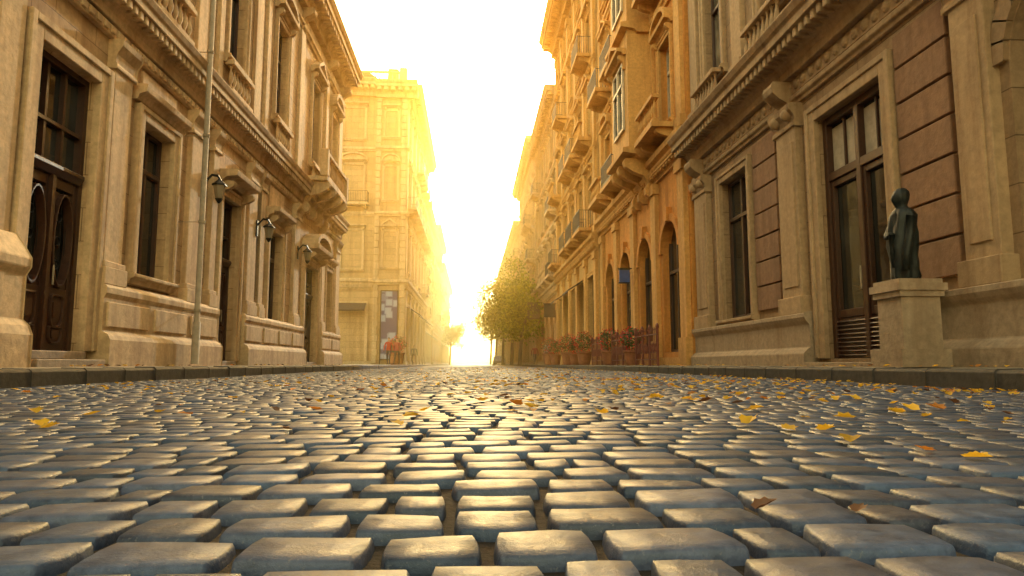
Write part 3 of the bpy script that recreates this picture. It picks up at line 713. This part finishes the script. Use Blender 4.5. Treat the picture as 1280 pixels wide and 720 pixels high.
# ------------------------------------------------------------------ leaves
def leafmesh(name, items, mats):
    V = []; F = []; mi = []
    for (x, y, z, s, rot, tilt, k) in items:
        o = len(V); n = 14; c, sn = math.cos(rot), math.sin(rot); cup = R.uniform(.15, .6)
        V.append((x, y, z + .006 + s * .1))
        for i in range(n):
            th = 2 * math.pi * i / n; r = s * (1.0 if i % 2 == 0 else .74) * (1.3 if i == 0 else 1) * R.uniform(.85, 1.08)
            lx, ly = r * math.cos(th), r * .78 * math.sin(th)
            V.append((x + lx * c - ly * sn, y + lx * sn + ly * c, z + .004 + abs(tilt) * (lx + s) + cup * abs(ly) * 1.1 + R.uniform(0, .12) * s))
        for i in range(n): F.append((o, o + 1 + i, o + 1 + (i + 1) % n)); mi.append(k)
    me = bpy.data.meshes.new(name); me.from_pydata(V, [], F)
    for mm in mats: me.materials.append(MATS[mm])
    me.polygons.foreach_set('material_index', mi)
    for p in me.polygons: p.use_smooth = True
    o = bpy.data.objects.new(name, me); scene.collection.objects.link(o); return o
def leafmat(name, col, tr=.35):
    m, nt, b = newmat(name)
    g = N(nt, 'ShaderNodeNewGeometry').outputs['Position']; n1 = noise_n(nt, g, 3, 3)
    c = mixc(nt, ramp(nt, n1, .3, .7), tuple(x * .6 for x in col), tuple(min(1, x * 1.4) for x in col))
    nt.links.new(c, b.inputs['Base Color']); b.inputs['Roughness'].default_value = .6
    t = N(nt, 'ShaderNodeBsdfTranslucent'); nt.links.new(c, t.inputs[0])
    mx = N(nt, 'ShaderNodeMixShader'); mx.inputs[0].default_value = tr
    nt.links.new(b.outputs[0], mx.inputs[1]); nt.links.new(t.outputs[0], mx.inputs[2])
    nt.links.new(mx.outputs[0], nt.nodes['Material Output'].inputs[0])
leafmat('leaf_yellow', (.68, .42, .03), .45); leafmat('leaf_orange', (.5, .2, .03), .45); leafmat('leaf_brown', (.12, .055, .025))
items = []
for x, y, s, k in ((.96, 2.36, .046, 0), (1.02, 2.18, .038, 0), (1.12, 2.14, .032, 0), (1.03, 1.84, .04, 0), (-1.56, 2.6, .044, 0), (-.26, 2.44, .034, 0), (2.1, 3.2, .055, 0), (1.13, 1.5, .03, 0),
                   (1.1, 1.63, .026, 1), (.42, .99, .02, 2), (.55, .97, .016, 2), (1.9, 3.0, .042, 0), (2.3, 3.3, .05, 1), (-.6, 2.3, .02, 2), (.55, 2.9, .038, 0), (1.5, 2.7, .042, 0)):
    items.append((x, y, float(roadz(x, y)), s, R.uniform(0, 6), R.uniform(.1, .3), k))
for i in range(1900):
    y = R.uniform(2.4, 11) if i % 2 else R.uniform(8, 45)
    x = R.uniform(-4.7, 5.1)
    if R.random() < .45: x = R.choice((R.uniform(4.2, 5.15), R.uniform(0, 4.5), R.uniform(1, 3)))
    if (y < 4 and R.random() < .6) or (x < -1 and R.random() < .4): continue
    items.append((x, y, float(roadz(x, y)), R.uniform(.018, .042), R.uniform(0, 6), R.uniform(-.35, .35), R.choice((0, 0, 0, 0, 1, 2))))
for i in range(220):
    sd = R.random() < .4; y = R.uniform(5, 30); x = R.uniform(-6.1, -4.9) if sd else R.uniform(5.3, 6.4)
    items.append((x, y, .185, R.uniform(.02, .045), R.uniform(0, 6), R.uniform(-.3, .3), R.choice((0, 0, 1, 2))))
leafmesh('fallen_leaves', items, ['leaf_yellow', 'leaf_orange', 'leaf_brown'])

# ------------------------------------------------------------------ trees
leafmat('foliage_green', (.11, .17, .012), .6); leafmat('foliage_gold', (.34, .34, .03), .6); plain('bark', (.09, .065, .045), .9, bump=1)
def tube(V, F, p0, p1, r0, r1, seg=7):
    p0 = Vector(p0); p1 = Vector(p1); d = (p1 - p0).normalized(); a = d.orthogonal().normalized(); c = d.cross(a); o = len(V)
    for p, r in ((p0, r0), (p1, r1)):
        for i in range(seg):
            t = 2 * math.pi * i / seg; V.append(tuple(p + a * r * math.cos(t) + c * r * math.sin(t)))
    for i in range(seg): F.append((o + i, o + (i + 1) % seg, o + seg + (i + 1) % seg, o + seg + i))
def tree(x, y, h, rad, seed):
    r_ = random.Random(seed); g = np.random.default_rng(seed)
    e = bpy.data.objects.new('street_tree', None); scene.collection.objects.link(e)
    V = []; F = []; tz = h * .3; p = Vector((x, y, .1)); q = Vector((x + .15, y, tz))
    tube(V, F, p, q, .2, .15); cl = []
    for i in range(9):
        an = r_.uniform(0, 6.28); el = r_.uniform(.4, 1.4); ln = rad * r_.uniform(.6, 1.05)
        m = q + Vector((math.cos(an) * math.cos(el), math.sin(an) * math.cos(el), math.sin(el) * 1.3)) * ln * .6
        tube(V, F, q, m, .09, .05, 5)
        for k in range(3):
            n = m + Vector((r_.uniform(-1, 1), r_.uniform(-1, 1), r_.uniform(.0, 1.4))) * rad * .5
            tube(V, F, m, n, .045, .015, 4); cl.append(n)
    for k in range(16):
        an = r_.uniform(0, 6.28); rr = rad * math.sqrt(r_.random()); zz = r_.uniform(-.8, 1)
        cl.append(Vector((x + math.cos(an) * rr * math.sqrt(1 - zz * zz * .8), y + math.sin(an) * rr, h * .62 + zz * h * .35)))
    me = bpy.data.meshes.new('trunk'); me.from_pydata(V, [], F); me.materials.append(MATS['bark'])
    o = bpy.data.objects.new('trunk', me); scene.collection.objects.link(o); o.parent = e
    P = []
    for c in cl:
        k = 130; P.append(np.array(c) + g.normal(0, 1, (k, 3)) * rad * np.array([.2, .2, .16]))
    P = np.concatenate(P); k = len(P); s = .14
    a = g.normal(0, 1, (k, 3)); a /= np.linalg.norm(a, axis=1)[:, None]; bb = g.normal(0, 1, (k, 3)); bb -= a * (a * bb).sum(1)[:, None]; bb /= np.linalg.norm(bb, axis=1)[:, None]
    VV = np.stack([P - a * s, P - bb * s * .6, P + a * s, P + bb * s * .6], 1).reshape(-1, 3)
    me = bpy.data.meshes.new('crown'); me.from_pydata(VV.tolist(), [], np.arange(k * 4).reshape(-1, 4).tolist())
    me.materials.append(MATS['foliage_green']); me.materials.append(MATS['foliage_gold'])
    me.polygons.foreach_set('material_index', (g.random(k) < .45).astype(np.int32))
    o = bpy.data.objects.new('crown', me); scene.collection.objects.link(o); o.parent = e
tree(4.3, 62, 8.5, 2.6, 1); tree(4.2, 73, 11.5, 3.1, 2); tree(3.9, 88, 12.5, 3.6, 3); tree(3.6, 105, 14, 4.0, 4); tree(-4.2, 130, 11, 3.0, 5); tree(3.5, 130, 15, 4.4, 6)

# ------------------------------------------------------------------ pedestrians
def person(x, y, z, shirt, legs, hair, heading=0, phase=1):
    m, nt, bs = newmat('clothes_%d' % len(MATS))
    tc = N(nt, 'ShaderNodeTexCoord'); sp = N(nt, 'ShaderNodeSeparateXYZ'); nt.links.new(tc.outputs['Object'], sp.inputs[0])
    mr = N(nt, 'ShaderNodeMath', operation='MULTIPLY'); mr.inputs[1].default_value = .5; nt.links.new(sp.outputs[2], mr.inputs[0])
    cr = N(nt, 'ShaderNodeValToRGB'); cr.color_ramp.interpolation = 'CONSTANT'
    el = cr.color_ramp.elements; el[0].color = (.03, .02, .015, 1); el[0].position = 0
    el[1].color = (*legs, 1); el[1].position = .045
    for p, c in ((.45, shirt), (.725, (.45, .27, .18)), (.83, hair)):
        k = el.new(p); k.color = (*c, 1)
    nt.links.new(mr.outputs[0], cr.inputs[0]); nt.links.new(cr.outputs[0], bs.inputs['Base Color']); bs.inputs['Roughness'].default_value = .8
    s = .16 * phase
    J = [(0, 0, .95, .14, .11), (0, 0, 1.15, .13, .1), (0, .0, 1.38, .17, .11), (0, 0, 1.47, .06, .06), (0, .02, 1.56, .075, .085), (0, .01, 1.66, .085, .095), (0, 0, 1.73, .05, .06),
         (-.1, 0, .88, .095, .095), (-.1, s, .5, .065, .065), (-.1, s * 1.2, .1, .042, .042), (-.1, s * 1.2 + .16, .045, .04, .035),
         (.1, 0, .88, .095, .095), (.1, -s * .6, .5, .065, .065), (.1, -s * 1.7, .13, .042, .042), (.1, -s * 1.7 + .14, .05, .04, .035),
         (-.2, 0, 1.38, .06, .06), (-.26, -s * .7, 1.12, .045, .045), (-.27, -s * .4, .86, .03, .03), (-.27, -s * .3, .76, .035, .025),
         (.2, 0, 1.38, .06, .06), (.26, s * .7, 1.12, .045, .045), (.27, s * 1.2, .88, .03, .03), (.27, s * 1.5, .79, .035, .025)]
    Ed = [(0, 1), (1, 2), (2, 3), (3, 4), (4, 5), (5, 6), (0, 7), (7, 8), (8, 9), (9, 10), (0, 11), (11, 12), (12, 13), (13, 14), (2, 15), (15, 16), (16, 17), (17, 18), (2, 19), (19, 20), (20, 21), (21, 22)]
    me = bpy.data.meshes.new('pedestrian'); me.from_pydata([j[:3] for j in J], Ed, [])
    o = bpy.data.objects.new('pedestrian', me); scene.collection.objects.link(o)
    sk = o.modifiers.new('skin', 'SKIN'); me.materials.append(m)
    for i, j in enumerate(J): me.skin_vertices[0].data[i].radius = (j[3], j[4])
    me.skin_vertices[0].data[0].use_root = True
    o.modifiers.new('sub', 'SUBSURF').render_levels = 2
    o.location = (x, y, z); o.rotation_euler = (0, 0, heading)
for a in ((-5.3, 44, .18, (.45, .04, .03), (.03, .035, .06), (.04, .02, .01), 3.1, 1), (-4.9, 45.2, .18, (.35, .06, .05), (.05, .04, .04), (.05, .03, .02), 2.9, -1),
          (-5.2, 62, .18, (.1, .1, .12), (.03, .03, .05), (.02, .02, .02), .1, 1), (5.7, 52, .18, (.4, .35, .3), (.05, .05, .08), (.03, .02, .01), 3.3, 1),
          (5.5, 60, .18, (.3, .05, .04), (.04, .04, .05), (.06, .03, .01), .2, -1)):
    person(*a)

# ------------------------------------------------------------------ cafe railings and flower planters
leafmat('planter_leaf', (.06, .09, .02), .3); leafmat('petal_red', (.55, .03, .02), .3)
plain('planter_clay', (.28, .11, .05), .8)
def fence(y0, y1, X):
    b = Bld('iron_fence'); T = Rt(X); M = 'painted_iron'
    b.box('rails', M, T, y0, y1, -.015, .015, .35, .38); b.box('rails', M, T, y0, y1, -.02, .02, 1.12, 1.16)
    k = int((y1 - y0) / .16)
    for i in range(k + 1):
        a = y0 + i * (y1 - y0) / k; b.lathe('pickets', M, T, a, 0, [(.011, .18), (.011, 1.25), (.022, 1.29), (.002, 1.38)], 5)
    for i in range(k // 2):
        a = y0 + (i * 2 + 1) * (y1 - y0) / k
        b.ring('scrolls', M, T, [(a + .1 * math.cos(u), .72 + .16 * math.sin(u)) for u in [6.2832 * q / 12 for q in range(12)]], .02, -.008, .012)
    for a in np.arange(y0, y1 + .1, (y1 - y0) / 3): b.lathe('posts', M, T, float(a), 0, [(.04, .17), (.04, 1.3), (.06, 1.34), (.05, 1.42), (.01, 1.47)], 8)
    b.flush()
fence(20.6, 23.4, 5.65); fence(24.4, 27.4, 5.65); fence(28.4, 32, 5.65)
def planter(x, y, sc=1.):
    e = Bld('flower_planter'); T = lambda a, n, z: (x + a, y + n, z)
    e.lathe('pot', 'planter_clay', T, 0, 0, [(.2 * sc, .17), (.24 * sc, .25), (.3 * sc, .6 * sc), (.34 * sc, .64 * sc), (.34 * sc, .7 * sc), (.28 * sc, .7 * sc)], 14)
    for part, mt, k, s in (('leaves', 'planter_leaf', 420, .05), ('flowers', 'petal_red', 200, .045)):
        V = []; F = []
        for i in range(k):
            u = Vector((R.gauss(0, 1), R.gauss(0, 1), R.gauss(0, 1))).normalized() * (R.uniform(.5, 1) if part == 'leaves' else R.uniform(.8, 1.15))
            c = Vector((x, y, 1.0 * sc)) + Vector((u.x * .42, u.y * .42, u.z * .42 + .1)) * sc
            a = Vector((R.gauss(0, 1), R.gauss(0, 1), R.gauss(0, 1))).normalized(); q = a.orthogonal().normalized(); o = len(V)
            V += [tuple(c - a * s), tuple(c - q * s * .7), tuple(c + a * s), tuple(c + q * s * .7)]; F.append((o, o + 1, o + 2, o + 3))
        e.add(part, mt, V, F)
    e.flush()
for x, y, sc in ((5.65, 23.9, 1), (5.65, 27.9, 1.1), (5.6, 34, 1.2), (5.6, 37, 1.1), (5.7, 40.5, 1.3), (5.5, 45, 1.2), (5.6, 50, 1.4), (-5.3, 47.5, 1.3), (-5.4, 50.5, 1.5)):
    planter(x, y, sc)
def shop_sign(side, X, y, z, w_, h_, mat):
    b = Bld('hanging_shop_sign'); T = (L if side < 0 else Rt)(X)
    b.box('bracket', 'iron', T, y - .02, y + .02, 0, w_ + .3, z + h_ + .03, z + h_ + .07)
    b.box('board', mat, T, y - .04, y + .04, .25, .25 + w_, z, z + h_)
    b.box('rim', 'iron', T, y - .05, y + .05, .22, .28 + w_, z + h_ - .01, z + h_ + .04); b.box('rim', 'iron', T, y - .05, y + .05, .22, .28 + w_, z - .04, z + .01)
    b.flush()
plain('sign_blue', (.03, .08, .3), .5); plain('sign_dark', (.03, .025, .02), .5)
shop_sign(1, 6.4, 26.3, 3.4, .4, .5, 'sign_blue'); shop_sign(1, 6.2, 60, 4.2, 1.1, 1.4, 'sign_dark'); shop_sign(1, 6.2, 48.8, 3.6, .8, .9, 'sign_dark')

plain('car_paint', (.35, .33, .3), .25, .3, var=.02); plain('rubber', (.02, .02, .02), .8)
b = Bld('parked_car'); T = lambda a, n, z: (3.9 + a, 100 + n, z)
side = [(-2.1, .35), (-2.15, .65), (-2.0, .85), (-1.2, .95), (-.6, 1.4), (.9, 1.42), (1.6, 1.0), (2.05, .92), (2.1, .4)]
k = len(side); V = []
for xx, sc in ((-.82, 1), (-.8, 1), (.8, 1), (.82, 1)):
    for yy, zz in side:
        V.append(T(xx * (.8 if zz > 1.2 else 1), yy, zz))
F = [(j * k + i, j * k + (i + 1) % k, (j + 1) * k + (i + 1) % k, (j + 1) * k + i) for j in range(3) for i in range(k)] + [tuple(range(k)), tuple(range(3 * k, 4 * k))]
b.add('body', 'car_paint', V, F)
b.quad('windscreen', 'glass', [T(-.7, -1.17, 1.0), T(.7, -1.17, 1.0), T(.6, -.68, 1.36), T(-.6, -.68, 1.36)])
for xx in (-.78, .78):
    for yy in (-1.35, 1.3): b.lathe('wheels', 'rubber', lambda a, n, z, yy=yy: T(z, yy + a, .32 + n), 0, 0, [(.25, xx - .1), (.32, xx - .08), (.32, xx + .08), (.25, xx + .1)], 16)
b.flush()

# ------------------------------------------------------------------ haze in the air of the street
SUN_EL, SUN_AZ = math.radians(20), math.radians(10)
import bmesh
def haze(y0, y1, dens, col):
    m = bpy.data.materials.new('air_haze'); m.use_nodes = True; nt = m.node_tree; nt.nodes.clear()
    out = nt.nodes.new('ShaderNodeOutputMaterial'); vs = nt.nodes.new('ShaderNodeVolumeScatter')
    vs.inputs['Color'].default_value = (*col, 1); vs.inputs['Density'].default_value = dens; vs.inputs['Anisotropy'].default_value = .72
    nt.links.new(vs.outputs[0], out.inputs['Volume'])
    bm = bmesh.new(); bmesh.ops.create_cube(bm, size=1)
    for v in bm.verts: v.co = Vector((v.co.x * 60, v.co.y * (y1 - y0) + (y0 + y1) / 2, v.co.z * 40 + 19.5))
    me = bpy.data.meshes.new('haze'); bm.to_mesh(me); bm.free(); me.materials.append(m)
    o = bpy.data.objects.new('haze', me); scene.collection.objects.link(o)
haze(20, 54, .0065, (1, .56, .13)); haze(54.01, 230, .0115, (1, .70, .26))

# ------------------------------------------------------------------ light
wd = bpy.data.worlds.new('World'); scene.world = wd; wd.use_nodes = True; nt = wd.node_tree
bg = nt.nodes['Background']; sky = nt.nodes.new('ShaderNodeTexSky'); sky.sky_type = 'NISHITA'; sky.sun_disc = False
sky.sun_elevation = SUN_EL; sky.sun_rotation = SUN_AZ; sky.dust_density = 4; sky.air_density = 1.5
mx = nt.nodes.new('ShaderNodeMix'); mx.data_type = 'RGBA'; mx.blend_type = 'MULTIPLY'; mx.inputs[0].default_value = 1
mx.inputs[7].default_value = (9.0, 6.1, 2.9, 1)
nt.links.new(sky.outputs[0], mx.inputs[6]); nt.links.new(mx.outputs[2], bg.inputs[0]); bg.inputs[1].default_value = .15
sd = bpy.data.lights.new('sun', 'SUN'); sd.energy = 5; sd.angle = math.radians(.5); sd.color = (1, .76, .42)
so = bpy.data.objects.new('sun', sd); scene.collection.objects.link(so)
dv = Vector((math.sin(SUN_AZ) * math.cos(SUN_EL), math.cos(SUN_AZ) * math.cos(SUN_EL), math.sin(SUN_EL)))
so.rotation_euler = dv.to_track_quat('Z', 'Y').to_euler()

# ------------------------------------------------------------------ camera
cd = bpy.data.cameras.new('camera'); cd.lens = 24; cd.sensor_width = 36; cd.clip_end = 4000; cd.clip_start = .02
co = bpy.data.objects.new('camera', cd); scene.collection.objects.link(co)
co.location = (0, 0, .22)
co.rotation_euler = (math.radians(90) + math.atan(95 / 853.), 0, -math.radians(3.33))
scene.camera = co
scene.view_settings.view_transform = 'Standard'; scene.view_settings.look = 'None'; scene.view_settings.exposure = 0
